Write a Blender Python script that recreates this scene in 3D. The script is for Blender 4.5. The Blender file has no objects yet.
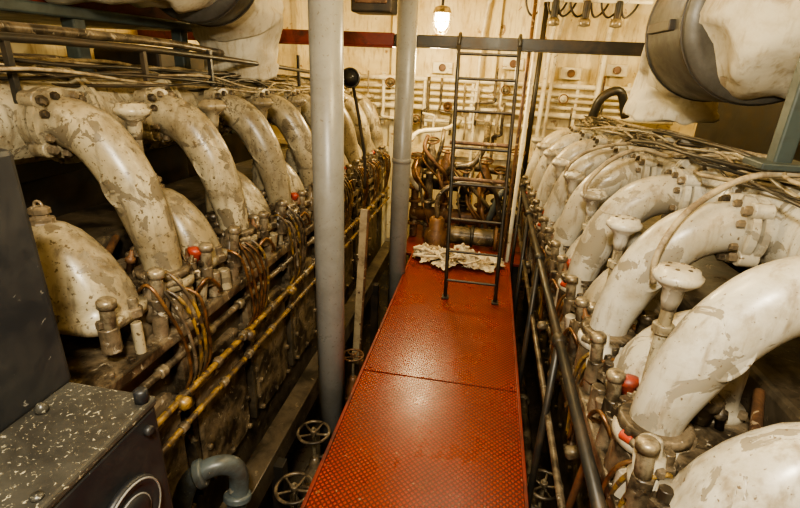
import bpy, bmesh, math, random
from mathutils import Vector, Matrix, noise as mnoise
random.seed(7)
scn = bpy.context.scene
try: scn.view_settings.look = 'AgX - Medium High Contrast'
except Exception: pass

# ------------------------------------------------------------------ materials
def new_mat(name):
    m = bpy.data.materials.new(name); m.use_nodes = True
    nt = m.node_tree; b = nt.nodes["Principled BSDF"]
    return m, nt, b
def ramp(nt, src, p0, p1, c0=(0,0,0,1), c1=(1,1,1,1)):
    r = nt.nodes.new("ShaderNodeValToRGB")
    r.color_ramp.elements[0].position = p0; r.color_ramp.elements[1].position = p1
    r.color_ramp.elements[0].color = c0; r.color_ramp.elements[1].color = c1
    nt.links.new(src, r.inputs[0]); return r.outputs[0]
def mixc(nt, fac, a, b):
    m = nt.nodes.new("ShaderNodeMix"); m.data_type = 'RGBA'
    if hasattr(fac, "links"): nt.links.new(fac, m.inputs[0])
    else: m.inputs[0].default_value = fac
    for i, v in ((6, a), (7, b)):
        if hasattr(v, "links"): nt.links.new(v, m.inputs[i])
        else: m.inputs[i].default_value = (*v, 1)
    return m.outputs[2]
def noise(nt, vec, scale, detail=6, rough=0.6, dist=0.0):
    n = nt.nodes.new("ShaderNodeTexNoise")
    n.inputs["Scale"].default_value = scale; n.inputs["Detail"].default_value = detail
    n.inputs["Roughness"].default_value = rough; n.inputs["Distortion"].default_value = dist
    nt.links.new(vec, n.inputs["Vector"]); return n.outputs[0]
def paint(name, base, grime, chip=None, g=(0.48, 0.66), c=(0.62, 0.64), scale=6, cs=14, rough=0.45, metal=0.0, bump=0.15, var=None, spots=None, streak=None, st=0.60):
    m, nt, b = new_mat(name)
    tc = nt.nodes.new("ShaderNodeTexCoord").outputs["Object"]
    n1 = noise(nt, tc, scale, 8, 0.68, 0.4)
    col = mixc(nt, ramp(nt, n1, *g), base, grime)
    if var:
        n3 = noise(nt, tc, scale*0.4, 4)
        col = mixc(nt, ramp(nt, n3, 0.42, 0.60), col, mixc(nt, 0.6, col, var))
    if streak:
        mp = nt.nodes.new("ShaderNodeMapping"); mp.inputs["Scale"].default_value = (1,1,0.18); nt.links.new(tc, mp.inputs[0])
        n5 = noise(nt, mp.outputs[0], 34, 4, 0.6)
        col = mixc(nt, ramp(nt, n5, 0.52, 0.70), col, mixc(nt, 0.65, col, streak))
    h = n1
    if chip:
        n2 = noise(nt, tc, cs, 6, 0.62, 0.8)
        f = ramp(nt, n2, *c)
        col = mixc(nt, f, col, chip); h = f
    if spots:
        n4 = noise(nt, tc, 75, 3, 0.6)
        col = mixc(nt, ramp(nt, n4, st, st+0.06), col, spots)
    nt.links.new(col, b.inputs["Base Color"])
    rr = nt.nodes.new("ShaderNodeMapRange"); nt.links.new(n1, rr.inputs[0])
    rr.inputs[1].default_value=0.3; rr.inputs[2].default_value=0.7; rr.inputs[3].default_value=rough*0.75; rr.inputs[4].default_value=min(1,rough*1.4)
    nt.links.new(rr.outputs[0], b.inputs["Roughness"]); b.inputs["Metallic"].default_value = metal
    bp = nt.nodes.new("ShaderNodeBump"); bp.inputs["Strength"].default_value = bump; bp.inputs["Distance"].default_value = 0.006
    if chip: bp.invert = True
    nt.links.new(h, bp.inputs["Height"]); nt.links.new(bp.outputs[0], b.inputs["Normal"])
    return m
M = {}
M['tan']   = paint("worn_tan_engine_paint", (0.38,0.335,0.23), (0.12,0.09,0.05), (0.145,0.12,0.08), g=(0.45,0.68), c=(0.555,0.565), cs=11, var=(0.19,0.145,0.075), spots=(0.09,0.065,0.035), streak=(0.075,0.055,0.03), bump=0.4, rough=0.32)
M['white'] = paint("worn_white_engine_paint", (0.50,0.475,0.405), (0.25,0.205,0.13), (0.25,0.22,0.165), g=(0.50,0.74), c=(0.585,0.593), cs=6.5, rough=0.30, var=(0.31,0.26,0.17), spots=(0.14,0.10,0.06), streak=(0.18,0.13,0.07), bump=0.35, st=0.645)
M['grimy'] = paint("oily_grimy_iron", (0.20,0.155,0.10), (0.03,0.022,0.014), (0.42,0.36,0.26), g=(0.40,0.58), c=(0.61,0.67), scale=9, cs=24, rough=0.32, metal=0.2, bump=0.5)
M['crank'] = paint("oily_crankcase_paint", (0.085,0.067,0.045), (0.016,0.013,0.009), (0.20,0.16,0.10), g=(0.42,0.62), c=(0.62,0.7), scale=7, cs=16, rough=0.33, metal=0.1, bump=0.4)
M['black'] = paint("black_enamel", (0.010,0.011,0.013), (0.022,0.021,0.020), (0.16,0.15,0.13), g=(0.45,0.65), c=(0.69,0.7), scale=5, cs=40, rough=0.45)
M['boxtop']= paint("speckled_dark_grey_paint", (0.050,0.047,0.038), (0.026,0.024,0.020), (0.30,0.27,0.19), g=(0.4,0.6), c=(0.60,0.64), scale=8, cs=110, rough=0.30)
M['grey']  = paint("grey_pillar_paint", (0.205,0.205,0.195), (0.165,0.16,0.148), (0.12,0.105,0.085), g=(0.45,0.6), c=(0.68,0.70), scale=4, cs=20, rough=0.33, bump=0.1, spots=(0.13,0.115,0.09), st=0.63)
M['green'] = paint("dark_green_grey_paint", (0.045,0.062,0.060), (0.028,0.036,0.034), rough=0.4)
M['bluep'] = paint("blue_grey_pipe_paint", (0.085,0.105,0.11), (0.045,0.045,0.04), (0.3,0.28,0.22), g=(0.45,0.6), rough=0.35)
M['yellow']= paint("yellow_pipe_paint", (0.36,0.215,0.04), (0.10,0.065,0.028), (0.06,0.042,0.026), g=(0.38,0.54), c=(0.51,0.56), scale=12, rough=0.36)
M['copper']= paint("aged_copper", (0.27,0.14,0.06), (0.09,0.05,0.025), g=(0.42,0.58), scale=20, rough=0.35, metal=0.6)
M['brass'] = paint("aged_brass", (0.31,0.26,0.175), (0.10,0.075,0.045), g=(0.42,0.6), scale=25, rough=0.34, metal=0.4)
M['rust']  = paint("rusty_brown_iron", (0.17,0.085,0.04), (0.07,0.036,0.018), (0.34,0.25,0.15), g=(0.42,0.6), scale=10, rough=0.5, metal=0.1)
M['red']   = paint("red_tip_paint", (0.33,0.045,0.022), (0.14,0.03,0.018), rough=0.4)
M['redbeam']=paint("red_lead_beam_paint", (0.17,0.020,0.012), (0.05,0.012,0.009), rough=0.45)
M['dark']  = paint("dark_steel", (0.028,0.026,0.022), (0.055,0.040,0.026), g=(0.45,0.6), rough=0.4, metal=0.3)
M['lag']   = paint("white_lagging_cloth", (0.55,0.515,0.42), (0.36,0.30,0.20), (0.32,0.25,0.16), g=(0.46,0.70), c=(0.64,0.74), scale=4, cs=8, rough=0.8, bump=0.6, streak=(0.28,0.22,0.13))
M['band']  = paint("grey_metal_band", (0.095,0.09,0.080), (0.06,0.055,0.046), g=(0.4,0.6), rough=0.45, metal=0.3)
M['wall']  = paint("cream_bulkhead_paint", (0.80,0.71,0.46), (0.58,0.45,0.23), (0.32,0.20,0.09), g=(0.46,0.72), c=(0.63,0.67), scale=2.2, cs=6, rough=0.5, bump=0.1, streak=(0.38,0.26,0.11))
M['ceil']  = paint("yellowed_ceiling_paint", (0.78,0.61,0.25), (0.56,0.38,0.13), g=(0.48,0.7), scale=2, rough=0.55)
M['wpipe'] = paint("white_pipe_paint", (0.76,0.71,0.55), (0.50,0.41,0.25), (0.24,0.17,0.09), g=(0.46,0.70), c=(0.62,0.66), scale=6, rough=0.4)
M['cable'] = paint("tan_cable_sheath", (0.34,0.28,0.18), (0.15,0.11,0.065), g=(0.45,0.6), scale=14, rough=0.6)
M['wood']  = paint("yellowed_wood_batten", (0.38,0.31,0.20), (0.20,0.15,0.09), g=(0.45,0.65), scale=12, rough=0.6)
M['oil']   = paint("oily_bilge_plate", (0.045,0.034,0.023), (0.014,0.011,0.009), (0.2,0.15,0.09), g=(0.42,0.6), c=(0.66,0.7), scale=5, cs=22, rough=0.28, metal=0.2)
M['rag']   = paint("dirty_white_rag", (0.64,0.58,0.44), (0.28,0.21,0.13), g=(0.44,0.62), scale=12, rough=0.9, bump=0.5)
M['glass_dark']= paint("dark_gauge_glass", (0.03,0.03,0.03), (0.06,0.06,0.05), rough=0.1)
def emis(name, col, s):
    m, nt, b = new_mat(name)
    b.inputs["Base Color"].default_value = (*col,1)
    b.inputs["Emission Color"].default_value = (*col,1); b.inputs["Emission Strength"].default_value = s
    return m
M['bulb'] = emis("warm_lamp_glass", (1.0,0.80,0.40), 35)
def tread():
    m, nt, b = new_mat("red_tread_plate_paint")
    tc = nt.nodes.new("ShaderNodeTexCoord").outputs["Object"]
    sp = nt.nodes.new("ShaderNodeSeparateXYZ"); nt.links.new(tc, sp.inputs[0])
    def mth(op, a, bb=None):
        n = nt.nodes.new("ShaderNodeMath"); n.operation = op
        for i, v in enumerate((a, bb)):
            if v is None: continue
            if hasattr(v, "links"): nt.links.new(v, n.inputs[i])
            else: n.inputs[i].default_value = v
        return n.outputs[0]
    k = 2*math.pi/0.050
    u = mth('MULTIPLY', mth('ADD', sp.outputs[0], sp.outputs[1]), k)
    v = mth('MULTIPLY', mth('SUBTRACT', sp.outputs[0], sp.outputs[1]), k)
    h = mth('ABSOLUTE', mth('MULTIPLY', mth('SINE', u), mth('SINE', v)))
    hr = ramp(nt, h, 0.30, 0.7)
    n1 = noise(nt, tc, 3, 7, 0.65)
    col = mixc(nt, ramp(nt, n1, 0.42, 0.66), (0.38,0.042,0.014), (0.25,0.028,0.011))
    col2 = mixc(nt, hr, mixc(nt, 0.85, col, (0.05,0.008,0.005)), col)
    n2 = noise(nt, tc, 22, 7, 0.7)
    col3 = mixc(nt, ramp(nt, n2, 0.62, 0.74), col2, (0.26,0.12,0.05))
    n3 = noise(nt, tc, 60, 3, 0.5)
    col3 = mixc(nt, ramp(nt, n3, 0.70, 0.73), col3, (0.35,0.24,0.14))
    nt.links.new(col3, b.inputs["Base Color"])
    nt.links.new(ramp(nt, n1, 0.3, 0.7, (0.22,)*3+(1,), (0.38,)*3+(1,)), b.inputs["Roughness"])
    bp = nt.nodes.new("ShaderNodeBump"); bp.inputs["Strength"].default_value = 0.85; bp.inputs["Distance"].default_value = 0.005
    nt.links.new(hr, bp.inputs["Height"]); nt.links.new(bp.outputs[0], b.inputs["Normal"])
    return m
M['tread'] = tread()

# ------------------------------------------------------------------ builder
def frames(pts):
    T = []
    for i in range(len(pts)):
        a = pts[max(i-1,0)]; b = pts[min(i+1,len(pts)-1)]
        t = (b-a); T.append(t.normalized() if t.length > 1e-9 else Vector((0,0,1)))
    up = Vector((0,0,1)) if abs(T[0].z) < 0.9 else Vector((1,0,0))
    n = (up - T[0]*up.dot(T[0])).normalized(); out = []
    for t in T:
        n = (n - t*n.dot(t)).normalized(); out.append((t, n, t.cross(n)))
    return out
def catmull(pts, rs, n):
    if n <= 1 or len(pts) < 3: return pts, rs
    P = [pts[0]*2-pts[1]] + pts + [pts[-1]*2-pts[-2]]; op=[]; orr=[]
    for i in range(len(pts)-1):
        p0,p1,p2,p3 = P[i:i+4]
        for k in range(n):
            t = k/n
            op.append(0.5*((2*p1)+(p2-p0)*t+(2*p0-5*p1+4*p2-p3)*t*t+(3*p1-p0-3*p2+p3)*t**3))
            orr.append(rs[i]*(1-t)+rs[i+1]*t)
    op.append(pts[-1]); orr.append(rs[-1]); return op, orr
class B:
    def __init__(s, tf=None):
        s.v=[]; s.f=[]; s.m=[]; s.mats=[]; s.sm=[]; s.tf=tf
    def mi(s, k):
        if k not in s.mats: s.mats.append(k)
        return s.mats.index(k)
    def rings(s, rings, mat, smooth=True, cap=True):
        mi=s.mi(mat); n=len(rings[0]); base=len(s.v)
        for r in rings: s.v += [Vector(p) for p in r]
        for i in range(len(rings)-1):
            for j in range(n):
                a=base+i*n+j; b=base+i*n+(j+1)%n
                s.f.append((a,b,b+n,a+n)); s.m.append(mi); s.sm.append(smooth)
        if cap:
            s.f.append(tuple(base+j for j in range(n))); s.m.append(mi); s.sm.append(False)
            o=base+(len(rings)-1)*n
            s.f.append(tuple(o+j for j in range(n))); s.m.append(mi); s.sm.append(False)
    def tube(s, pts, r, mat, seg=12, n=5, cap=True, closed=False):
        pts=[Vector(p) for p in pts]
        rs = list(r) if isinstance(r,(list,tuple)) else [r]*len(pts)
        pts, rs = catmull(pts, rs, n)
        R=[]
        for (t,a,b),p,q in zip(frames(pts),pts,rs):
            R.append([p+(a*math.cos(2*math.pi*k/seg)+b*math.sin(2*math.pi*k/seg))*q for k in range(seg)])
        s.rings(R, mat, True, cap)
    def lathe(s, prof, o, axis, mat, seg=16, smooth=True):
        o=Vector(o); t=Vector(axis).normalized()
        up=Vector((0,0,1)) if abs(t.z)<0.9 else Vector((1,0,0))
        a=(up-t*up.dot(t)).normalized(); b=t.cross(a)
        s.rings([[o+t*h+(a*math.cos(2*math.pi*k/seg)+b*math.sin(2*math.pi*k/seg))*max(r,1e-4) for k in range(seg)] for r,h in prof], mat, smooth)
    def cyl(s, p0, p1, r, mat, seg=14, bev=0.15):
        p0=Vector(p0); p1=Vector(p1); L=(p1-p0).length; e=min(r*bev, L*0.3)
        s.lathe([(r-e,0),(r,e),(r,e*1.01),(r,L-e*1.01),(r,L-e),(r-e,L)], p0, p1-p0, mat, seg)
    def hexn(s, p, axis, r, h, mat):
        s.lathe([(r,0),(r,h*0.8),(r*0.8,h)], p, axis, mat, 6, False)
    def box(s, c, d, mat, bev=0.006, rot=None):
        bm=bmesh.new(); bmesh.ops.create_cube(bm,size=1)
        for v in bm.verts: v.co=Vector((v.co.x*d[0],v.co.y*d[1],v.co.z*d[2]))
        if bev>0: bmesh.ops.bevel(bm,geom=bm.edges[:],offset=min(bev,min(d)*0.4),segments=2,affect='EDGES',profile=0.5)
        base=len(s.v); mi=s.mi(mat); bm.verts.ensure_lookup_table()
        for v in bm.verts:
            p=v.co.copy()
            if rot is not None: p=rot@p
            s.v.append(p+Vector(c))
        for f in bm.faces: s.f.append(tuple(base+v.index for v in f.verts)); s.m.append(mi); s.sm.append(False)
        bm.free()
    def bolts(s, c, axis, R, n, r, h, mat, ph=0):
        c=Vector(c); t=Vector(axis).normalized()
        up=Vector((0,0,1)) if abs(t.z)<0.9 else Vector((1,0,0))
        a=(up-t*up.dot(t)).normalized(); b=t.cross(a)
        for k in range(n):
            an=2*math.pi*(k+ph)/n; s.hexn(c+(a*math.cos(an)+b*math.sin(an))*R, t, r, h, mat)
    def torus(s, c, axis, R, r, mat, seg=28, k=8):
        c=Vector(c); t=Vector(axis).normalized()
        up=Vector((0,0,1)) if abs(t.z)<0.9 else Vector((1,0,0))
        a=(up-t*up.dot(t)).normalized(); b=t.cross(a); R_=[]
        for i in range(seg+1):
            an=2*math.pi*i/seg; d=a*math.cos(an)+b*math.sin(an)
            R_.append([c+d*(R+r*math.cos(2*math.pi*j/k))+t*r*math.sin(2*math.pi*j/k) for j in range(k)])
        s.rings(R_, mat, True, False)
    def done(s, name, parent=None, loc=None, recalc=True):
        o0 = Vector(parent.location) if parent else (Vector(loc) if loc else Vector((0,0,0)))
        me=bpy.data.meshes.new(name)
        V=[Vector(s.tf(v)) if s.tf else v for v in s.v]
        me.from_pydata([tuple(v-o0) for v in V],[],s.f)
        for k in s.mats: me.materials.append(M[k])
        me.polygons.foreach_set("material_index", s.m); me.polygons.foreach_set("use_smooth", s.sm)
        if recalc:
            bm=bmesh.new(); bm.from_mesh(me); bmesh.ops.recalc_face_normals(bm,faces=bm.faces[:]); bm.to_mesh(me); bm.free()
        ob=bpy.data.objects.new(name,me); scn.collection.objects.link(ob)
        if parent: ob.parent=parent
        else: ob.location=o0
        return ob
def empty(name, loc=(0,0,0)):
    e=bpy.data.objects.new(name,None); e.location=loc; scn.collection.objects.link(e); return e
def rrect(cx,cy,z,w,d,r,n=5,tilt=0.0):
    pts=[]; r=min(r,w/2-1e-4,d/2-1e-4)
    for qx,qy,a0 in ((1,1,0),(-1,1,90),(-1,-1,180),(1,-1,270)):
        for k in range(n+1):
            a=math.radians(a0+90*k/n)
            x=cx+qx*(w/2-r)+r*math.cos(a); y=cy+qy*(d/2-r)+r*math.sin(a)
            pts.append((x,y,z+tilt*(x-cx)))
    return pts

# ------------------------------------------------------------------ room shell
def slab(name, c, d, mat):
    b=B(); b.box(c,d,mat,0); return b.done(name)
XL,XR,YB,YF,ZF,ZC=-2.8,2.6,5.7,-1.3,-0.9,2.35
slab("floor",((XL+XR)/2,(YB+YF)/2,ZF-0.05),(XR-XL,YB-YF,0.1),'oil')
slab("ceiling",((XL+XR)/2,(YB+YF)/2,ZC+0.05),(XR-XL,YB-YF,0.1),'ceil')
slab("wall_back",((XL+XR)/2,YB+0.05,(ZF+ZC)/2),(XR-XL,0.1,ZC-ZF),'wall')
slab("wall_front",((XL+XR)/2,YF-0.05,(ZF+ZC)/2),(XR-XL,0.1,ZC-ZF),'wall')
slab("wall_left",(XL-0.05,(YB+YF)/2,(ZF+ZC)/2),(0.1,YB-YF,ZC-ZF),'wall')
slab("wall_right",(XR+0.05,(YB+YF)/2,(ZF+ZC)/2),(0.1,YB-YF,ZC-ZF),'wall')

# ------------------------------------------------------------------ engines
def engine(side, X0, Y0, Z0, kx, kz, pmat, capd, N=8, P=0.5, wallX=0.0, mdx=0.52, nf=5, kr=1.0, rdx=0.0, rk=1.0, rw=1.0, dy0=-0.26):
    sx=-1 if side=='L' else 1
    tf=lambda p:(sx*p[0]-0.012*p[1], p[1], p[2]-0.045*p[1])
    root=empty("marine_diesel_engine",(sx*(X0+0.4),Y0+1.8,-0.88))
    rnd=random.Random(3 if side=='L' else 5)
    yb=Y0+P*(N-1)+0.35
    ya=Y0-0.55 if side=='L' else Y0-0.62
    L=yb-ya; ym=(ya+yb)/2
    b=B(tf)
    b.box((X0+wallX+0.375,ym,Z0-0.20-0.62),(0.75,L,1.26),'crank',0.01)
    b.box((X0+0.36,ym,Z0-0.18),(0.90,L,0.045),'grimy',0.008)
    b.box((X0+0.56,ym,Z0-0.06),(0.40,L,0.22),'crank',0.02)
    nb=N+1
    for i in range(nb):
        y=Y0-0.26+P*i
        if y+0.2>yb: continue
        w=[rrect(0,0,0,0.40,0.62,0.08),rrect(0,0,0.02,0.40,0.62,0.08),rrect(0,0,0.03,0.37,0.59,0.07)]
        xx=X0+wallX
        b.rings([[Vector((xx-p[2],y+p[0],Z0-0.72+p[1])) for p in r] for r in w],'grimy',False)
        for dy in (-0.17,0,0.17):
            for dz in (-0.27,0.27): b.hexn((xx-0.025,y+dy,Z0-0.72+dz),(-1,0,0),0.014,0.02,'grimy')
        for dz in (-0.1,0.1):
            for dy in (-0.17,0.17): b.hexn((xx-0.025,y+dy,Z0-0.72+dz),(-1,0,0),0.014,0.02,'grimy')
        b.box((xx-0.015,y+0.25,Z0-0.6),(0.05,0.03,0.8),'crank',0.005)
        for k in range(6): b.hexn((X0-0.07,y-0.2+0.083*k,Z0-0.158),(0,0,1),0.011,0.014,'grimy')
    b.done("crankcase",root)
    mz=Z0+0.44*kz; mx=X0+mdx
    b=B(tf)
    b.tube([(mx,ya-0.5,mz),(mx,yb,mz)],0.15,pmat,28,1)
    for i in range(N+1):
        y=Y0-0.25+P*i
        if y>yb-0.05: continue
        for dy in (-0.014,0.014): b.lathe([(0.15,0),(0.178,0.001),(0.178,0.02),(0.15,0.021)],(mx,y+dy-0.01,mz),(0,1,0),pmat,28,False)
        b.bolts((mx,y-0.035,mz),(0,-1,0),0.165,12,0.009,0.014,'grimy')
    b.lathe([(0.15,0),(0.12,0.05),(0.05,0.08),(0.0,0.085)],(mx,yb,mz),(0,1,0),pmat,28)
    b.done("exhaust_manifold",root)
    for i in range(N):
        y=Y0+P*i
        F=lambda dx,dy,dz:(X0+dx,y+dy,Z0+dz)
        q=14 if i>3 else 28
        b=B(tf)
        path=[(0,-0.06),(0.0,0.05),(0.025,0.16),(0.075,0.29),(0.155,0.395),(0.25,0.44),(0.34,0.44),(0.44,0.44)]
        rr=[r*kr for r in (0.066,0.069,0.080,0.090,0.094,0.090,0.084,0.084)]
        b.tube([F(dx*kx,0,dz*kz) for dx,dz in path],rr,pmat,q,6)
        b.lathe([(0.09*kr,0),(0.106*kr,0.006),(0.106*kr,0.03),(0.09*kr,0.036)],F(0,0,-0.035),(0,0,1),pmat,q)
        b.lathe([(0.086*kr,0),(0.098*kr,0.004),(0.098*kr,0.022),(0.086*kr,0.026)],F(0.0,0,0.008),(0,0,1),'grimy',q)
        b.bolts(F(0,0,0.0),(0,0,1),0.092*kr,6,0.013,0.028,'grimy',0.5)
        c=Vector(F(0.285*kx,0,0.44*kz))
        b.lathe([(0.088*kr,0),(0.120*kr,0.004),(0.120*kr,0.026),(0.095*kr,0.03)],c,(1,0,0),pmat,q,False)
        b.lathe([(0.10*kr,0),(0.122*kr,0.002),(0.122*kr,0.022),(0.10*kr,0.026)],c+Vector((0.034,0,0)),(1,0,0),pmat,q,False)
        b.bolts(c-Vector((0.014,0,0)),(-1,0,0),0.104*kr,8,0.012,0.018,'grimy',0.5)
        for k in range(4):
            an=math.pi/4+k*math.pi/2; o=Vector((0.0,0.115*kr*math.cos(an),0.115*kr*math.sin(an)))
            b.cyl(c+o,c+o+Vector((0.055,0,0)),0.026,pmat,12); b.hexn(c+o,(-1,0,0),0.015,0.022,'grimy')
        cc=Vector(F(0.085*kx,0,0.27*kz)); u=Vector((0.42,0,0.9)).normalized(); w_=Vector((-0.9,0,0.42)).normalized(); R=[]
        for s_,hh in ((1.0,0.060),(0.95,0.078),(0.85,0.086),(0.74,0.082),(0.55,0.084),(0.05,0.086)):
            R.append([cc+u*(0.070*kr*s_*math.cos(t_))+w_*(0.036*kr*s_*math.sin(t_))+Vector((0,-hh*kr,0)) for t_ in [2*math.pi*k/24 for k in range(24)]])
        b.rings(R,pmat,True)
        b.done("exhaust_elbow_%d"%(i+1),root)
        b=B(tf)
        b.box(F(0.15,0,-0.10),(0.36,0.40,0.13),'grimy',0.02)
        b.box(F(0.17,-0.13,-0.03),(0.30,0.2,0.06),'grimy',0.015)
        b.cyl(F(0,0,-0.16),F(0,0,-0.03),0.085,'grimy',q)
        for (dx,dy) in ((-0.02,0.14),(0.0,-0.10),(0.2,0.15),(0.1,0.17),(-0.045,0.1),(-0.045,-0.22)):
            b.cyl(F(dx,dy,-0.05),F(dx,dy,0.02),0.016,'brass' if rnd.random()<0.4 else 'grimy',8); b.hexn(F(dx,dy,-0.04),(0,0,1),0.028,0.03,'grimy')
        for k in range(6):
            yy=-0.22+0.085*k+rnd.uniform(-.02,.02); h=rnd.uniform(0.02,0.09)
            b.cyl(F(-0.06+rnd.uniform(-.01,.02),yy,-0.16),F(-0.062,yy,-0.1+h*0.6),0.013+0.014*rnd.random(),rnd.choice(['grimy','grimy','brass',pmat]),10)
        b.lathe([(0.045,0),(0.045,0.06),(0.035,0.07),(0.035,0.12),(0.026,0.125),(0.026,0.16),(0.015,0.165)],F(-0.03,-0.115,-0.10),(-0.15,0,1),pmat if side=='R' else 'grimy',14)
        b.lathe([(0.03,0),(0.03,0.05),(0.04,0.052),(0.04,0.08),(0.02,0.09)],F(0.16,0.12,-0.03),(0.1,0,1),'grimy',12)
        b.cyl(F(0.2,-0.06,0.02),F(0.32,0.18,0.05),0.014,'rust',8)
        for k in range(8):
            p=F(rnd.uniform(-.05,.22),rnd.uniform(.07,.15),-0.04); t=(rnd.uniform(-.4,.2),rnd.uniform(-.3,.3),1)
            b.lathe([(0.012,0),(0.012,0.04),(0.018,0.042),(0.018,0.06),(0.01,0.064),(0.006,0.09)],p,t,rnd.choice(['brass','grimy','rust']),8)
        b.done("cylinder_head_%d"%(i+1),root)
        b=B(tf)
        R=[]
        spec=[(-0.04,0.34,0.25,0.07,0.0),(-0.012,0.34,0.25,0.07,0.0),(-0.010,0.31,0.22,0.07,0.0),(0.03,0.305,0.215,0.075,0.002),(0.08,0.292,0.20,0.08,0.010),
              (0.125,0.268,0.182,0.08,0.020),(0.16,0.235,0.158,0.075,0.03),(0.19,0.185,0.125,0.06,0.037),(0.209,0.12,0.085,0.042,0.042),(0.216,0.03,0.02,0.01,0.045)]
        for z,w,d,r,sh in spec: R.append([(p[0],p[1],p[2]) for p in rrect(X0+0.115+rdx+sh*1.5,y+dy0,Z0+z*rk,w*rw,d*0.96,r,6,0.16*max(0,z))])
        b.rings(R,pmat,True)
        tz=0.205*rk+0.01
        b.lathe([(0.04,0),(0.034,0.012),(0.034,0.022),(0.022,0.026),(0.022,0.034),(0.028,0.036),(0.028,0.05),(0.018,0.056)],F(0.185+rdx,dy0,tz-0.01),(0,0,1),'grimy',10,False)
        b.torus(F(0.185+rdx,dy0,tz+0.048),(0,1,0),0.013,0.004,'grimy',14,6)
        for sxx,syy in ((-0.04,-0.11),(-0.04,0.11),(0.26,-0.11),(0.26,0.11),(0.1,-0.118),(0.1,0.118)):
            b.hexn(F(sxx+rdx,dy0+syy,-0.012),(0,0,1),0.012,0.02,'grimy')
        b.done("rocker_cover_%d"%(i+1),root)
        b=B(tf)
        for dx,dy,h in ((-0.055,dy0-0.09,0.09),(-0.06,dy0+0.115,0.10)):
            b.lathe([(0.020,0),(0.020,h),(0.018,h+0.004),(0.026,h+0.006),(0.026,h+0.024),(0.020,h+0.031),(0.0,h+0.033)],F(dx,dy,-0.05),(-0.1,0,1),'brass',14,True)
            b.cyl(F(dx,dy,-0.10),F(dx,dy,-0.02),0.028,'grimy',6)
        b.lathe([(0.022,0),(0.022,0.03),(0.028,0.035),(0.028,0.052),(0.0,0.06)],F(-0.02,0.15,0.0),(-0.2,0.1,1),'red' if i%2==0 else 'brass',12)
        b.cyl(F(-0.02,0.15,-0.1),F(-0.02,0.15,0.01),0.015,'grimy',8)
        b.cyl(F(-0.07,-0.05,0.0),F(-0.02,-0.12,-0.01),0.012,'brass',8)
        b.cyl(F(-0.085,-0.03,0.0),F(-0.065,-0.055,0.0),0.014,'red' if side=='R' and i%2==0 else 'brass',8)
        b.done("indicator_cock_%d"%(i+1),root)
        dx,dy,dz=capd
        b=B(tf)
        b.cyl(F(dx,dy,-0.08),F(dx,dy,dz-0.06),0.017,'tan',10)
        b.cyl(F(dx,dy,dz*0.55),F(dx,dy,dz*0.55+0.03),0.028,'tan',10)
        b.lathe([(0.017,-0.10),(0.024,-0.07),(0.026,-0.04),(0.050,-0.020),(0.059,-0.012),(0.060,0.002),(0.052,0.006),(0.048,0.018),(0.03,0.022),(0.0,0.023)],F(dx,dy,dz),(0,0,1),pmat,22)
        for k in range(6):
            an=k*math.pi/3; b.cyl(F(dx+0.03*math.cos(an),dy+0.03*math.sin(an),dz+0.015),F(dx+0.03*math.cos(an),dy+0.03*math.sin(an),dz+0.0235),0.006,'grimy',6)
        b.done("vent_cap_%d"%(i+1),root)
        b=B(tf)
        xm=0.0 if side=='L' else 0.03
        for k in range(nf):
            o=-0.13+0.032*k; j=rnd.uniform(-0.015,0.015); zz=rnd.uniform(-0.03,0.04)
            b.tube([F(0.02+j,o,-0.04),F(-0.05+xm,o-0.02,zz),F(-0.10-0.008*k+xm,o-0.01,-0.06),F(-0.108-0.006*k+xm,o+0.03+j,-0.2),F(-0.10+xm,o+0.06,-0.34),F(-0.07,o+0.05+j,-0.42)],0.0065,rnd.choice(['copper','copper','yellow','grimy']),6,5)
        b.tube([F(-0.06,0.05,-0.1),F(-0.10,0.1,-0.04),F(-0.10,0.18,-0.12),F(-0.05,0.2,-0.15)],0.007,'copper',6,5)
        b.tube([F(0.16,0.12,0.04),F(0.1,0.1,0.1),F(0.03,0.12,0.08),F(-0.03,0.12,-0.05)],0.006,'grimy',6,5)
        b.done("fuel_pipes_%d"%(i+1),root)
    b=B(tf)
    if side=='L': spec=((-0.085,-0.42,0.013,'yellow'),(-0.05,-0.47,0.016,'grimy'),(-0.09,-0.53,0.012,'yellow'),(-0.05,-0.29,0.014,'grimy'))
    else: spec=((-0.03,-0.42,0.016,'grimy'),(0.02,-0.47,0.018,'rust'),(-0.02,-0.29,0.012,'grimy'))
    for (dx,dz,r,mt) in spec:
        xx=X0+dx
        b.cyl((xx,ya+0.05,Z0+dz),(xx,yb-0.1,Z0+dz),r,mt,10)
        for i in range(N*2):
            y=Y0-0.4+P*0.5*i+rnd.uniform(-.03,.03)
            if y<yb-0.1: b.cyl((xx,y,Z0+dz),(xx,y+0.035,Z0+dz),r*1.6,rnd.choice(['grimy','brass']),8)
    for i in range(N):
        y=Y0-0.03+P*i
        b.box((X0-0.04,y,Z0-0.36),(0.03,0.04,0.34),'grimy',0.004)
        b.box((X0+0.02+wallX*0.5,y,Z0-0.45),(0.16+wallX,0.03,0.03),'grimy',0.004)
        b.lathe([(0.018,0),(0.026,0.01),(0.026,0.045),(0.013,0.055)],(X0-0.07+(0.03 if side=='R' else 0),y-0.1,Z0-0.42),(-1,0,-0.3),'yellow' if side=='L' else 'brass',10)
    b.done("service_pipes",root)
    b=B(tf)
    for k in range(9):
        pts=[]; y=ya-0.3; off=rnd.uniform(-0.14,0.12)
        while y<yb:
            dx=off+rnd.uniform(-0.03,0.03); z=math.sqrt(max(0.0,0.18**2-min(dx*dx,0.02)))
            pts.append((mx+dx,y,mz+z+rnd.uniform(0,0.02))); y+=0.28
        b.tube(pts,rnd.choice([0.005,0.007,0.010]),rnd.choice(['cable','dark','dark','grimy']),6,4)
    b.done("cable_run",root)
    return root
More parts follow.
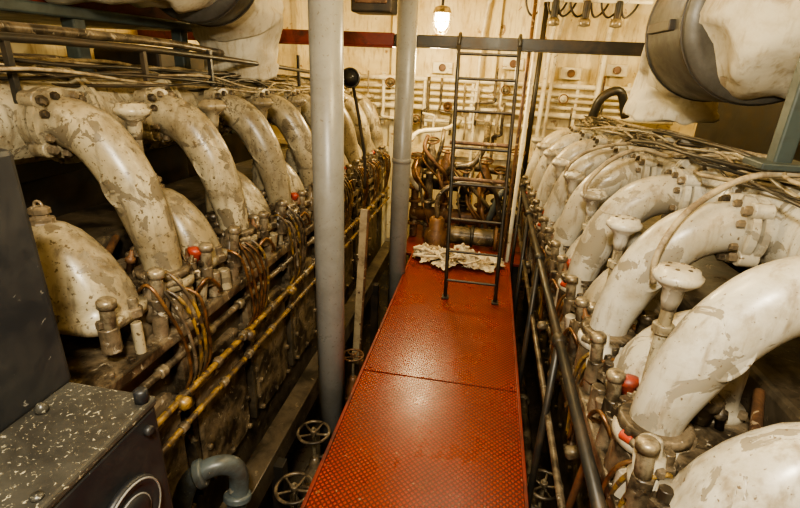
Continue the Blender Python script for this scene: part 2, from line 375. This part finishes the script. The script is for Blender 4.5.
engine('L',1.03,1.34,0.94,0.94,1.12,'tan',(0.13,0.14,0.54),nf=5,kr=0.90,rk=1.14,rw=0.96,rdx=-0.01,dy0=-0.245)
engine('R',0.51,1.07,0.80,1.0,0.98,'white',(0.02,0.15,0.38),wallX=0.14,nf=3,kr=0.90,rdx=0.01,rk=1.15,rw=1.05)

# ------------------------------------------------------------------ catwalk
cw=empty("red_catwalk",(-0.117,1.6,-0.02))
b=B()
XA,XB=-0.535,0.30
for y0,y1 in ((-0.9,0.7),(0.705,2.16),(2.168,3.98)):
    b.box(((XA+XB)/2,(y0+y1)/2,-0.01),(XB-XA,y1-y0,0.02),'tread',0.003)
b.done("tread_plates",cw)
b=B()
for x in (XA-0.006,XB+0.006):
    b.box((x,1.54,-0.03),(0.016,4.9,0.085),'redbeam',0.003)
    b.box((x+(0.03 if x<0 else -0.03),1.54,-0.07),(0.06,4.9,0.012),'redbeam',0.002)
for y in (0.0,1.0,2.16,3.1,3.95):
    b.box(((XA+XB)/2,y,-0.06),(XB-XA,0.06,0.07),'dark',0.004)
    for x in (XA+0.05,XB-0.05): b.box((x,y,-0.49),(0.05,0.05,0.82),'dark',0.004)
for y0 in (0.74,2.2):
    for x in (XA+0.03,XB-0.03): b.hexn((x,y0,0.0),(0,0,1),0.01,0.006,'redbeam')
b.done("support_frame",cw)

b=B()
b.box((-0.86,2.75,-0.12),(0.10,3.5,0.02),'crank',0.003)
b.box((-0.82,2.75,-0.18),(0.015,3.5,0.12),'crank',0.003)
for y in (1.6,2.6,3.6): b.box((-0.80,y,-0.53),(0.06,0.06,0.72),'dark',0.003)
b.done("bilge_girder")
b=B()
for y in [0.3+0.55*k for k in range(7)]:
    b.box((-0.117,y,-0.87),(0.6,0.05,0.06),'crank',0.003)
b.done("hull_frames")
b=B()
b.tube([(0.47,0.2,-0.70),(0.47,3.9,-0.70)],0.035,'grimy',14,1)
for y in (1.0,2.2,3.0): b.cyl((0.47,y,-0.70),(0.47,y+0.04,-0.70),0.05,'grimy',14)
b.done("bilge_pipe")
b=B()
b.tube([(-0.98,1.12,-0.02),(-0.95,1.14,0.10),(-0.90,1.15,0.19),(-0.82,1.20,0.21),(-0.78,1.23,0.13),(-0.80,1.18,-0.1),(-0.82,1.0,-0.5),(-0.82,0.95,-0.85)],0.036,'bluep',16,6)
b.cyl((-0.90,1.15,0.19),(-0.87,1.165,0.20),0.052,'bluep',16); b.cyl((-0.785,1.22,0.06),(-0.785,1.21,0.03),0.052,'bluep',16)
b.done("drain_pipe")

# ------------------------------------------------------------------ handwheel valves
def valve(loc, R=0.085, tilt=(0,0,1), mat='rust', stem=0.25):
    e=empty("handwheel_valve",loc); t=Vector(tilt).normalized(); L=Vector(loc)
    b=B(); b.torus(L,t,R,R*0.10,mat,28,8)
    up=Vector((1,0,0)); a=(up-t*up.dot(t)).normalized(); c=t.cross(a)
    for k in range(5):
        d=a*math.cos(2*math.pi*k/5)+c*math.sin(2*math.pi*k/5)
        b.tube([L-t*0.012,L+d*R*0.5-t*0.008,L+d*R],R*0.075,mat,6,3)
    b.cyl(L-t*0.02,L+t*0.015,R*0.22,mat,10); b.hexn(L+t*0.015,t,R*0.12,0.012,'brass')
    b.done("handwheel",e)
    b=B(); b.cyl(L-t*stem,L,0.009,'brass',8)
    o=L-t*stem
    b.lathe([(0.02,0.09),(0.028,0.06),(0.03,0.02),(0.05,0.0),(0.055,-0.02),(0.06,-0.06),(0.055,-0.10),(0.03,-0.13)],o,t,mat,14)
    d=Vector((0,1,0)); d=(d-t*d.dot(t)).normalized()
    for s_ in (-1,1):
        b.cyl(o-t*0.06,o-t*0.06+d*s_*0.10,0.035,mat,12); b.cyl(o-t*0.06+d*s_*0.09,o-t*0.06+d*s_*0.115,0.06,mat,14)
    b.cyl(o-t*0.12,Vector((o.x,o.y,-0.89)),0.03,mat,10)
    b.done("valve_body",e)
valve((-0.70,1.80,-0.15),0.078,mat='grimy'); valve((-0.665,1.46,-0.15),0.08,mat='grimy'); valve((0.42,1.72,-0.15),0.08,mat='grimy'); valve((-0.69,2.5,-0.15),0.065)

# ------------------------------------------------------------------ pillars
def pillar(x,y,r):
    b=B()
    b.tube([(x,y,-0.9),(x,y,2.35)],r,'grey',32,1)
    b.lathe([(r*1.6,0),(r*1.6,0.02),(r*1.05,0.025),(r*1.0,0.05)],(x,y,-0.899),(0,0,1),'grey',32,False)
    b.lathe([(r,0),(r*1.07,0.005),(r*1.07,0.03),(r,0.035)],(x,y,0.9 if y>3 else 2.1),(0,0,1),'grey',32)
    b.done("grey_pillar",loc=(x,y,0))
pillar(-0.668,2.0,0.069); pillar(-0.60,3.5,0.068)
b=B()
rot=Matrix.Rotation(math.radians(2.5),3,'Y')
b.box((-0.755,2.9,0.10),(0.05,0.02,1.2),'wood',0.003,rot)
b.box((-0.725,2.9,0.10),(0.012,0.03,1.2),'rust',0.003,rot)
b.box((-0.735,2.9,-0.68),(0.03,0.03,0.44),'rust',0.003)
for k in range(5): b.hexn((-0.775+0.01*k,2.888,0.6-0.25*k),(0,-1,0),0.008,0.006,'rust')
b.done("wooden_batten")

# ------------------------------------------------------------------ right handrail
b=B(); e=empty("pipe_handrail",(0.36,2.4,0.3))
b.tube([(0.352,0.25,0.65),(0.352,4.5,0.62)],0.018,'dark',12,1)
b.tube([(0.362,0.25,0.30),(0.362,4.5,0.28)],0.013,'grimy',10,1)
for y in (0.8,1.65,2.5,3.35,4.2):
    b.tube([(0.352,y,0.64),(0.352,y,-0.88)],0.015,'dark',10,1)
    b.lathe([(0.017,-0.03),(0.026,-0.02),(0.028,0),(0.026,0.02),(0.017,0.03)],(0.352,y,0.64),(0,1,0),'dark',12)
b.tube([(0.37,1.1,0.62),(0.40,1.3,0.1),(0.38,1.5,-0.5)],0.012,'rust',8,4)
b.done("rails",e)

# ------------------------------------------------------------------ ladder
b=B(); e=empty("steel_ladder",(0,3.2,0))
def lad(t,s):
    return Vector((-0.175 - 0.075*t + s*(0.36+0.045*t), 3.16+0.40*t, 0.01+1.74*t))
for s in (0,1):
    b.tube([lad(0,s),lad(0.5,s),lad(0.98,s)],0.0135,'dark',10,3)
    p=lad(0.98,s); b.tube([p,p+Vector((0,0.02,0.05)),p+Vector((0,0.07,0.075)),p+Vector((0,0.13,0.05))],0.012,'dark',10,4)
    b.box(lad(0,s)+Vector((0,0,0.0)),(0.05,0.06,0.012),'dark',0.002)
for t in (0.07,0.19,0.32,0.46,0.60,0.74,0.86,0.95):
    b.cyl(lad(t,0),lad(t,1),0.010,'dark',8)
b.cyl(lad(0.46,0)+Vector((0,0.03,0.03)),lad(0.46,1)+Vector((0,0.03,0.03)),0.014,'rust',8)
b.cyl(lad(0.60,0)+Vector((-0.03,0.03,0.03)),lad(0.60,1)+Vector((0.0,0.03,0.03)),0.014,'rust',8)
b.done("rails_and_rungs",e)

# ------------------------------------------------------------------ black control cabinet (front left)
e=empty("black_control_cabinet",(-0.8,0.4,0.4))
b=B()
b.box((-0.79,0.34,0.02),(0.34,0.74,1.80),'black',0.012)
b.box((-0.79,0.34,0.925),(0.345,0.745,0.02),'boxtop',0.006)
b.done("lower_housing",e)
b=B()
b.box((-0.975,0.34,1.18),(0.31,0.76,0.50),'black',0.012)
b.box((-0.905,0.69,1.0),(0.10,0.03,0.06),'black',0.004)
b.done("upper_housing",e)
b=B()
c=(-0.62,0.58,0.735)
b.lathe([(0.085,0),(0.085,0.012),(0.072,0.016),(0.066,0.010),(0.050,0.010),(0.048,0.016),(0.03,0.02),(0,0.02)],c,(1,0,0),'black',28)
b.torus((c[0]+0.014,c[1],c[2]),(1,0,0),0.079,0.0025,'grey',32,6)
b.torus((c[0]+0.013,c[1],c[2]),(1,0,0),0.050,0.002,'grey',32,6)
for y,z in ((0.67,0.88),(0.45,0.88),(0.67,0.60),(0.2,0.88)): b.lathe([(0.011,0),(0.011,0.01),(0.006,0.013)],(-0.62,y,z),(1,0,0),'black',10)
b.lathe([(0.014,0),(0.014,0.03),(0.010,0.034),(0.0,0.035)],(-0.635,0.69,0.93),(0,0,1),'black',12)
b.lathe([(0.012,0),(0.012,0.012),(0.006,0.02),(0.0,0.022)],(-0.80,0.62,0.933),(0,0,1),'boxtop',12)
for x,y in ((-0.64,0.2),(-0.64,0.45)): b.lathe([(0.010,0),(0.010,0.006),(0.0,0.009)],(x,y,0.934),(0,0,1),'boxtop',12)
b.done("cover_fittings",e)

# ------------------------------------------------------------------ exhaust risers / overhead ducts
def duct(path, rad, bandc, bandax, bw=0.125, name="lagged_exhaust_duct"):
    c=Vector(path[0]); e=empty(name,tuple(c))
    b=B(); b.tube(path,rad,'lag',48,12)
    for i in range(len(b.v)):
        v=b.v[i]; w=0.012*math.sin(v.x*31+v.z*17)+0.009*math.sin(v.y*23+v.z*29)+0.022*mnoise.noise(v*7)+0.012*mnoise.noise(v*18)
        b.v[i]=v+Vector((w,w*0.5,w))
    b.done("lagging",e)
    b=B(); ax=Vector(bandax).normalized(); o=Vector(bandc)
    b.lathe([(0.24,-bw),(0.292,-bw+0.003),(0.297,-bw+0.015),(0.297,bw-0.015),(0.292,bw-0.003),(0.24,bw)],o,ax,'band',48,True)
    for q in (-bw+0.03,bw-0.03): b.lathe([(0.297,-0.008),(0.302,-0.007),(0.302,0.007),(0.297,0.008)],o+ax*q,ax,'dark',48,False)
    b.box(o+Vector((-0.30,0,-0.02)),(0.03,bw*1.2,0.04),'dark',0.004)
    b.done("clamp_band",e)
duct([(1.02,3.1,1.36),(1.02,3.1,1.48),(1.01,3.05,1.62),(0.99,2.75,1.76),(0.95,2.35,1.79),(0.98,2.12,1.80),(1.22,1.96,1.84),(1.7,1.9,1.90),(2.55,1.85,1.95)],
     [0.25,0.22,0.20,0.235,0.255,0.265,0.27,0.26,0.25],(0.955,2.31,1.79),(0.02,-1,0.03),0.23)
duct([(-1.58,3.05,1.46),(-1.58,3.05,1.62),(-1.57,3.02,1.82),(-1.54,2.8,1.98),(-1.5,2.5,2.04),(-1.58,2.2,2.04),(-1.9,2.0,2.04),(-2.75,1.95,2.04)],
     [0.20,0.22,0.26,0.26,0.26,0.25,0.25,0.25],(-1.5,2.52,2.03),(0.05,-1,0.03),0.10)

# ------------------------------------------------------------------ overhead steel
b=B()
b.box((-1.75,3.72,1.74),(2.05,0.07,0.09),'redbeam',0.006); b.box((-1.75,3.70,1.69),(2.05,0.12,0.012),'redbeam',0.003)
b.box((0.93,3.72,1.74),(3.3,0.07,0.075),'dark',0.006); b.box((0.93,3.70,1.70),(3.3,0.12,0.012),'dark',0.003)
b.done("overhead_beam")
b=B()
for y in (-0.6,0.5,1.6,2.7,4.3,5.2):
    b.box(((XL+XR)/2,y,2.29),(XR-XL,0.05,0.12),'ceil',0.005); b.box(((XL+XR)/2,y,2.225),(XR-XL,0.12,0.012),'ceil',0.003)
b.done("ceiling_joists")
b=B()
b.box((-2.25,2.2,1.74),(0.8,1.6,0.05),'green',0.01)
for x,y in ((-1.9,1.5),(-1.9,2.1),(-2.6,1.5),(-2.6,2.9),(-1.9,2.9)):
    b.box((x,y,1.40),(0.07,0.07,0.68),'green',0.008)
b.box((-2.25,2.2,1.2),(0.7,1.6,0.3),'dark',0.01)
b.box((-2.25,2.2,0.1),(0.6,1.4,2.0),'dark',0.01)
b.box((-1.95,2.25,1.80),(0.12,1.5,0.08),'redbeam',0.01)
b.done("auxiliary_machinery_stand")
b=B()
b.box((-2.45,3.9,0.35),(0.5,1.6,2.5),'dark',0.02)
for k in range(4):
    b.box((-2.19,3.3+0.4*k,1.2),(0.02,0.34,0.5),'green',0.006); b.cyl((-2.18,3.3+0.4*k,1.3),(-2.15,3.3+0.4*k,1.3),0.05,'grey',14)
b.done("switchgear_cabinet")
b=B()
b.box((2.0,2.6,0.3),(0.8,3.2,2.4),'dark',0.02)
for k in range(5): b.cyl((1.75,1.3+0.6*k,1.5),(1.75,1.3+0.6*k,1.62),0.12,'dark',18); b.tube([(1.62,1.1+0.6*k,1.5),(1.6,1.2+0.6*k,1.66),(1.7,1.4+0.6*k,1.6)],0.03,'green',10,4)
b.done("auxiliary_generator")
b=B()
b.box((0.86,1.60,1.86),(0.05,0.05,1.0),'green',0.006); b.box((0.86,1.60,1.36),(0.14,0.12,0.02),'green',0.004)
b.box((0.86,1.60,2.34),(0.14,0.12,0.02),'green',0.004)
b.done("steel_stanchion")
b=B()
b.tube([(-1.42,0.2,1.62),(-1.42,2.0,1.60),(-1.42,4.9,1.42)],0.014,'dark',8,4)
b.tube([(-1.52,0.2,1.66),(-1.52,2.0,1.64),(-1.52,2.7,1.60)],0.018,'grimy',8,4)
for y in (0.9,1.3,1.9,2.4,3.6,4.2): b.box((-1.42,y,1.50),(0.02,0.02,0.22),'dark',0.002)
rr=random.Random(11)
for k in range(8):
    pts=[(-1.45+rr.uniform(-0.1,0.12),0.3+0.5*i,1.58-0.03*i+rr.uniform(-0.04,0.05)) for i in range(10)]
    b.tube(pts,0.006,rr.choice(['cable','dark']),6,4)
b.done("overhead_cable_run")
b=B()
b.tube([(0.55,1.45,1.0),(0.54,1.45,1.09),(0.60,1.5,1.20),(0.70,1.55,1.28),(0.80,1.56,1.33),(0.95,1.56,1.345),(1.3,1.56,1.36)],0.010,'cable',8,6)
b.tube([(0.47,2.2,1.05),(0.46,2.2,1.13),(0.55,2.25,1.23),(0.68,2.3,1.28),(0.80,2.3,1.26),(0.95,2.3,1.30)],0.010,'cable',8,6)
b.tube([(0.47,2.75,1.0),(0.46,2.75,1.10),(0.6,2.8,1.2),(0.9,2.85,1.25)],0.009,'cable',8,6)
for k in range(10):
    pts=[(1.0+rr.uniform(-0.22,0.1)-0.01*i,0.9+0.5*i,1.33-0.022*i+rr.uniform(-0.03,0.05)) for i in range(8)]
    b.tube(pts,rr.choice([0.006,0.008]),rr.choice(['cable','dark','tan']),6,5)
b.done("hose_bundle")

# ------------------------------------------------------------------ lamps and added fill lights
def lamp(x,y,z,power,drop):
    e=empty("caged_bulkhead_lamp",(x,y,z)); b=B()
    b.cyl((x,y,z+0.07),(x,y,z+drop),0.012,'dark',8)
    b.lathe([(0.03,0.10),(0.06,0.09),(0.075,0.05),(0.08,0.045)],(x,y,z),(0,0,1),'brass',18)
    b.done("lamp_cap",e)
    b=B(); b.lathe([(0.055,0.05),(0.06,0.0),(0.052,-0.05),(0.03,-0.08),(0.0,-0.088)],(x,y,z),(0,0,1),'bulb',18); b.done("lamp_glass",e)
    b=B()
    for k in range(6):
        a=k*math.pi/3; c,s=math.cos(a),math.sin(a)
        b.tube([(x+0.07*c,y+0.07*s,z+0.05),(x+0.072*c,y+0.072*s,z-0.04),(x+0.04*c,y+0.04*s,z-0.10),(x,y,z-0.108)],0.003,'brass',5,3)
    b.torus((x,y,z-0.02),(0,0,1),0.072,0.003,'brass',20,5)
    b.done("lamp_cage",e)
    l=bpy.data.lights.new("lamp_light",'POINT'); l.energy=power; l.color=(1.0,0.77,0.40); l.shadow_soft_size=0.09
    o=bpy.data.objects.new("lamp_light",l); scn.collection.objects.link(o); o.parent=e; o.location=(0,-0.02,-0.22)
lamp(-0.46,4.35,1.93,95,0.40)
lamp(-0.1,1.6,2.12,22,0.2)  # added out of view to light the aisle, no lamp known here
lamp(-1.9,3.9,2.05,30,0.3)  # added outboard fill on the left, lamp made up
lamp(1.6,4.2,2.05,42,0.3)  # added outboard fill on the right, lamp made up
lamp(-1.6,0.9,2.12,7,0.2)  # made-up lamp out of view, weak fill near left
lamp(1.2,0.8,2.12,9,0.2)  # made-up lamp out of view, weak fill near right
def area(name,loc,rot,size,e,col):
    l=bpy.data.lights.new(name,'AREA'); l.energy=e; l.size=size; l.color=col
    o=bpy.data.objects.new(name,l); scn.collection.objects.link(o); o.location=loc; o.rotation_euler=rot
area("added_fill_light",(-0.1,-0.1,2.15),(math.radians(38),0,0),0.18,78,(1.0,0.90,0.70))  # added to stand in for a camera flash, no work light here
area("added_fill_light.001",(0.0,3.0,2.2),(0,0,0),0.3,16,(1.0,0.82,0.50))  # added soft fill above the aisle, without any fixture

# ------------------------------------------------------------------ back wall fittings
b=B()
for k,(z,r) in enumerate(((1.42,0.028),(1.33,0.02),(1.27,0.02),(1.20,0.02),(1.12,0.03),(0.98,0.02))):
    b.tube([(-1.6,5.58,z),(-0.4,5.58,z+0.01),(0.9,5.58,z),(1.9,5.58,z)],r,'wpipe',10,3)
for x in (-1.2,-0.7,-0.2,0.35,0.9,1.4):
    b.box((x,5.60,1.2),(0.03,0.05,0.56),'wpipe',0.003)
for x,r in ((-0.95,0.03),(-0.88,0.02),(-0.15,0.02),(0.55,0.025),(0.62,0.018),(1.1,0.03)):
    b.tube([(x,5.53,-0.4),(x,5.53,1.9),(x+0.1,5.53,2.3)],r,'wpipe',10,3)
for x,z in ((-1.1,1.38),(-0.45,1.16),(0.15,1.36),(0.42,1.1),(0.75,1.3),(1.0,1.0),(-0.8,1.0)):
    b.lathe([(0.02,0),(0.045,0.01),(0.045,0.05),(0.03,0.06),(0.012,0.065),(0.012,0.10)],(x,5.56,z),(0,-1,0),rr.choice(['wpipe','rust','brass']),14)
    b.torus((x,5.45,z),(0,-1,0),0.045,0.006,'rust',18,6)
for k in range(14):
    x=rr.uniform(-1.3,1.5); x2=x+rr.uniform(-.2,.2); z=rr.uniform(0.6,1.0)
    b.tube([(x,5.50,z),(x,5.50,z+0.18),(x,5.49,z+0.24),(x2,5.49,z+0.26),(x2,5.49,z+0.34),(x2,5.49,z+0.6)],rr.choice([0.010,0.014,0.018]),rr.choice(['wpipe','grimy','rust','grimy','cable']),8,4)
b.done("wall_pipe_run")
b=B()
for x,z in ((-0.55,1.55),(0.2,1.62),(0.8,1.55),(1.25,1.6)):
    b.box((x,5.64,z),(0.22,0.10,0.12),'wpipe',0.01); b.cyl((x,5.58,z),(x,5.56,z),0.04,'rust',14)
b.done("junction_boxes")
b=B()
for x in (-2.2,-1.1,0.0,1.1,2.2): b.box((x,5.66,0.9),(0.05,0.08,2.8),'wall',0.004)
b.box((-0.1,5.66,0.62),(5.2,0.07,0.06),'wall',0.004); b.box((-0.1,5.66,1.78),(5.2,0.07,0.06),'wall',0.004)
b.done("wall_stiffener_1")  # stiffeners standing against the back wall
b=B(); b.box((-0.1,4.85,-0.13),(1.2,1.2,0.03),'redbeam',0.004)
for x in (-0.6,0.4): b.box((x,4.85,-0.53),(0.06,1.1,0.74),'dark',0.004)
b.done("far_platform")
e=empty("valve_chest",(-0.1,4.8,0.3)); b=B()
b.tube([(-0.70,4.75,0.14),(0.38,4.75,0.14)],0.075,'rust',18,1)
b.tube([(-0.70,4.9,0.62),(-0.2,4.9,0.64),(0.38,4.9,0.6)],0.05,'grimy',16,3)
b.tube([(-0.70,5.0,0.40),(0.38,5.0,0.40)],0.06,'dark',16,1)
for x,h,mt in ((-0.66,0.70,'rust'),(-0.52,0.86,'grimy'),(-0.36,0.78,'rust'),(-0.16,0.60,'dark'),(0.02,0.70,'rust'),(0.18,0.62,'grimy'),(0.31,0.80,'grimy')):
    b.cyl((x,4.75,-0.11),(x,4.75,h-0.1),0.04,mt,16)
    for z in (0.02,0.26,h-0.3): b.cyl((x,4.75,z),(x,4.75,z+0.03),0.075,mt,16)
    b.lathe([(0.05,0),(0.075,0.04),(0.08,0.09),(0.05,0.14),(0.03,0.2),(0.02,0.24)],(x,4.75,h-0.22),(0,0,1),mt,16)
    b.torus((x,4.75,h+0.03),(0,-0.3,1),0.07,0.009,'rust',20,6); b.cyl((x-0.065,4.75,h+0.03),(x+0.065,4.75,h+0.03),0.007,'rust',6)
b.tube([(-0.42,4.7,0.5),(-0.3,4.6,0.66),(-0.1,4.6,0.72),(0.0,4.7,0.9),(0.0,5.0,1.0),(0.0,5.4,1.0)],0.03,'grimy',12,5)
b.tube([(-0.62,4.7,0.4),(-0.70,4.55,0.6),(-0.68,4.6,0.95),(-0.4,4.8,1.0),(-0.3,5.4,1.02)],0.022,'wpipe',12,5)
b.tube([(0.34,4.7,0.4),(0.2,4.5,0.5),(0.1,4.5,0.2),(0.0,4.6,0.0)],0.03,'bluep',12,5)
for k in range(18):
    x=rr.uniform(-0.65,0.25); x2=x+rr.uniform(-.2,.12); z=rr.uniform(0.0,0.6)
    b.tube([(x,4.65,z),(x+0.02,4.5,z+0.1),(x2,4.48,z+0.3),(x2,4.6,z+0.42)],rr.choice([0.010,0.015,0.02]),rr.choice(['grimy','rust','dark','copper','rust']),8,4)
b.done("valve_manifold",e)
b=B()
b.lathe([(0.06,0),(0.10,0.02),(0.11,0.10),(0.11,0.22),(0.07,0.26),(0.07,0.34),(0.05,0.36)],(-0.36,4.12,-0.05),(0,0,1),'rust',18)
b.cyl((-0.25,4.12,0.16),(0.16,4.12,0.16),0.08,'grimy',18); b.cyl((0.16,4.12,0.16),(0.19,4.12,0.16),0.11,'rust',18); b.cyl((-0.05,4.12,0.16),(-0.02,4.12,0.16),0.10,'dark',18)
b.tube([(-0.36,4.12,0.3),(-0.36,4.12,0.50),(-0.20,4.16,0.62),(0.1,4.18,0.60),(0.2,4.18,0.3)],0.022,'grimy',10,5)
b.box((-0.1,4.12,-0.47),(0.6,0.2,0.86),'dark',0.01)
b.done("bilge_pump")
b=B()
b.lathe([(0.06,0),(0.065,0.01),(0.065,0.04),(0.058,0.048),(0.054,0.042)],(-0.93,3.28,1.48),(0.2,-1,0.1),'dark',26)
b.lathe([(0.054,0.043),(0.0,0.044)],(-0.93,3.28,1.48),(0.2,-1,0.1),'glass_dark',26)
b.tube([(-0.93,3.30,1.48),(-0.93,3.36,1.40),(-0.90,3.40,1.2),(-0.86,3.42,0.9),(-0.86,3.42,0.70)],0.012,'dark',8,4)
b.done("pressure_gauge")
b=B(); b.box((-0.78,3.3,2.02),(0.26,0.2,0.3),'dark',0.012); b.cyl((-0.78,3.3,2.16),(-0.78,3.3,2.34),0.02,'dark',8)
b.box((-0.78,3.195,2.02),(0.2,0.012,0.2),'rust',0.004)
b.done("electrical_box")
b=B()
for k in range(7):
    x=0.25+0.12*k+rr.uniform(-0.03,0.03); b.tube([(x,4.6,2.3),(x+rr.uniform(-.03,.03),4.6,2.1),(x+0.05,4.62,2.0),(x+0.14,4.65,2.1),(x+0.16,4.7,2.3)],0.009,'dark',6,5)
b.cyl((0.3,4.6,2.12),(1.2,4.6,2.12),0.018,'wpipe',8)
for x in (0.45,0.7,0.95): b.cyl((x,4.6,2.12),(x,4.6,1.97),0.03,'dark',12); b.lathe([(0.03,0),(0.05,-0.02),(0.05,-0.06),(0.0,-0.07)],(x,4.6,1.99),(0,0,1),'brass',14)
b.done("hanging_cable_rack")
b=B()
b.tube([(0.25,4.02,2.33),(0.25,4.02,0.95),(0.25,4.02,0.1),(0.25,4.02,-0.88)],0.014,'rust',8,1)
b.done("vertical_pipe")
b=B(); b.tube([(0.30,4.12,2.33),(0.30,4.12,0.2),(0.30,4.12,-0.88)],0.018,'wpipe',10,1); b.done("vertical_pipe")
b=B(); b.tube([(0.44,5.3,2.33),(0.44,5.3,0.2)],0.025,'dark',10,1); b.done("vertical_pipe")
b=B(); b.tube([(1.25,4.9,1.2),(1.15,4.85,1.42),(1.0,4.85,1.36),(0.95,4.9,1.15)],0.04,'dark',14,6); b.done("air_intake_hose")
b=B()
def clothpatch(cx,cy,w,d,h,seed,ang):
    n=26; base=len(b.v); mi=b.mi('rag'); ca,sa=math.cos(ang),math.sin(ang)
    for i in range(n):
        for j in range(n):
            u=i/(n-1)*2-1; v=j/(n-1)*2-1
            rr_=math.sqrt(u*u+v*v); s_=Vector((u*3+seed*7.1,v*3,seed*3.3))
            uu=u+0.22*mnoise.noise(s_*0.8); vv=v+0.22*mnoise.noise(s_*0.8+Vector((9,3,1)))
            z=h*max(0,1-rr_*0.62)*(0.55+1.3*abs(mnoise.noise(s_*0.9)))+0.026*abs(mnoise.noise(s_*2.5))+0.006
            x=uu*w/2; y=vv*d/2
            b.v.append(Vector((cx+x*ca-y*sa, cy+x*sa+y*ca, max(z,0.004))))
    for i in range(n-1):
        for j in range(n-1):
            a=base+i*n+j; b.f.append((a,a+1,a+n+1,a+n)); b.m.append(mi); b.sm.append(True)
for k,(cx,cy,w,d,h,an) in enumerate(((-0.30,3.86,0.36,0.20,0.11,0.3),(-0.08,3.84,0.34,0.22,0.13,-0.4),(0.10,3.87,0.30,0.18,0.10,0.2),(-0.2,3.76,0.28,0.16,0.08,0.8),(0.05,3.76,0.26,0.14,0.07,-0.2),(-0.42,3.90,0.2,0.16,0.12,0.0))):
    clothpatch(cx,cy,w,d,h,k+1,an)
for k in range(9):
    cx=-0.18+rr.uniform(-0.27,0.27); cy=3.80+rr.uniform(-0.08,0.10)
    pts=[(cx+0.10*math.cos(i*1.1+k)+rr.uniform(-.03,.03),cy+0.06*math.sin(i*1.1+k),0.07+rr.uniform(0,0.05)) for i in range(8)]
    b.tube(pts,rr.uniform(0.008,0.014),'rag',7,5)
b.done("rag_and_rope_pile",recalc=False)

# ------------------------------------------------------------------ world + camera
w=bpy.data.worlds.new("world"); scn.world=w; w.use_nodes=True
w.node_tree.nodes["Background"].inputs[0].default_value=(0.9,0.8,0.6,1); w.node_tree.nodes["Background"].inputs[1].default_value=0.02
cam=bpy.data.cameras.new("camera"); co=bpy.data.objects.new("camera",cam); scn.collection.objects.link(co)
cam.sensor_width=36; cam.lens=478/800*36; cam.clip_start=0.02
Yc=Vector((94,189,-478)).normalized(); Zc=Vector((52,1186,478)).normalized()
Zc=(Zc-Yc*Zc.dot(Yc)).normalized(); Xc=Yc.cross(Zc)
Rm=Matrix((Xc,Yc,Zc))
co.matrix_world=Matrix.Translation((0,0,1.6))@Rm.to_4x4()
scn.camera=co
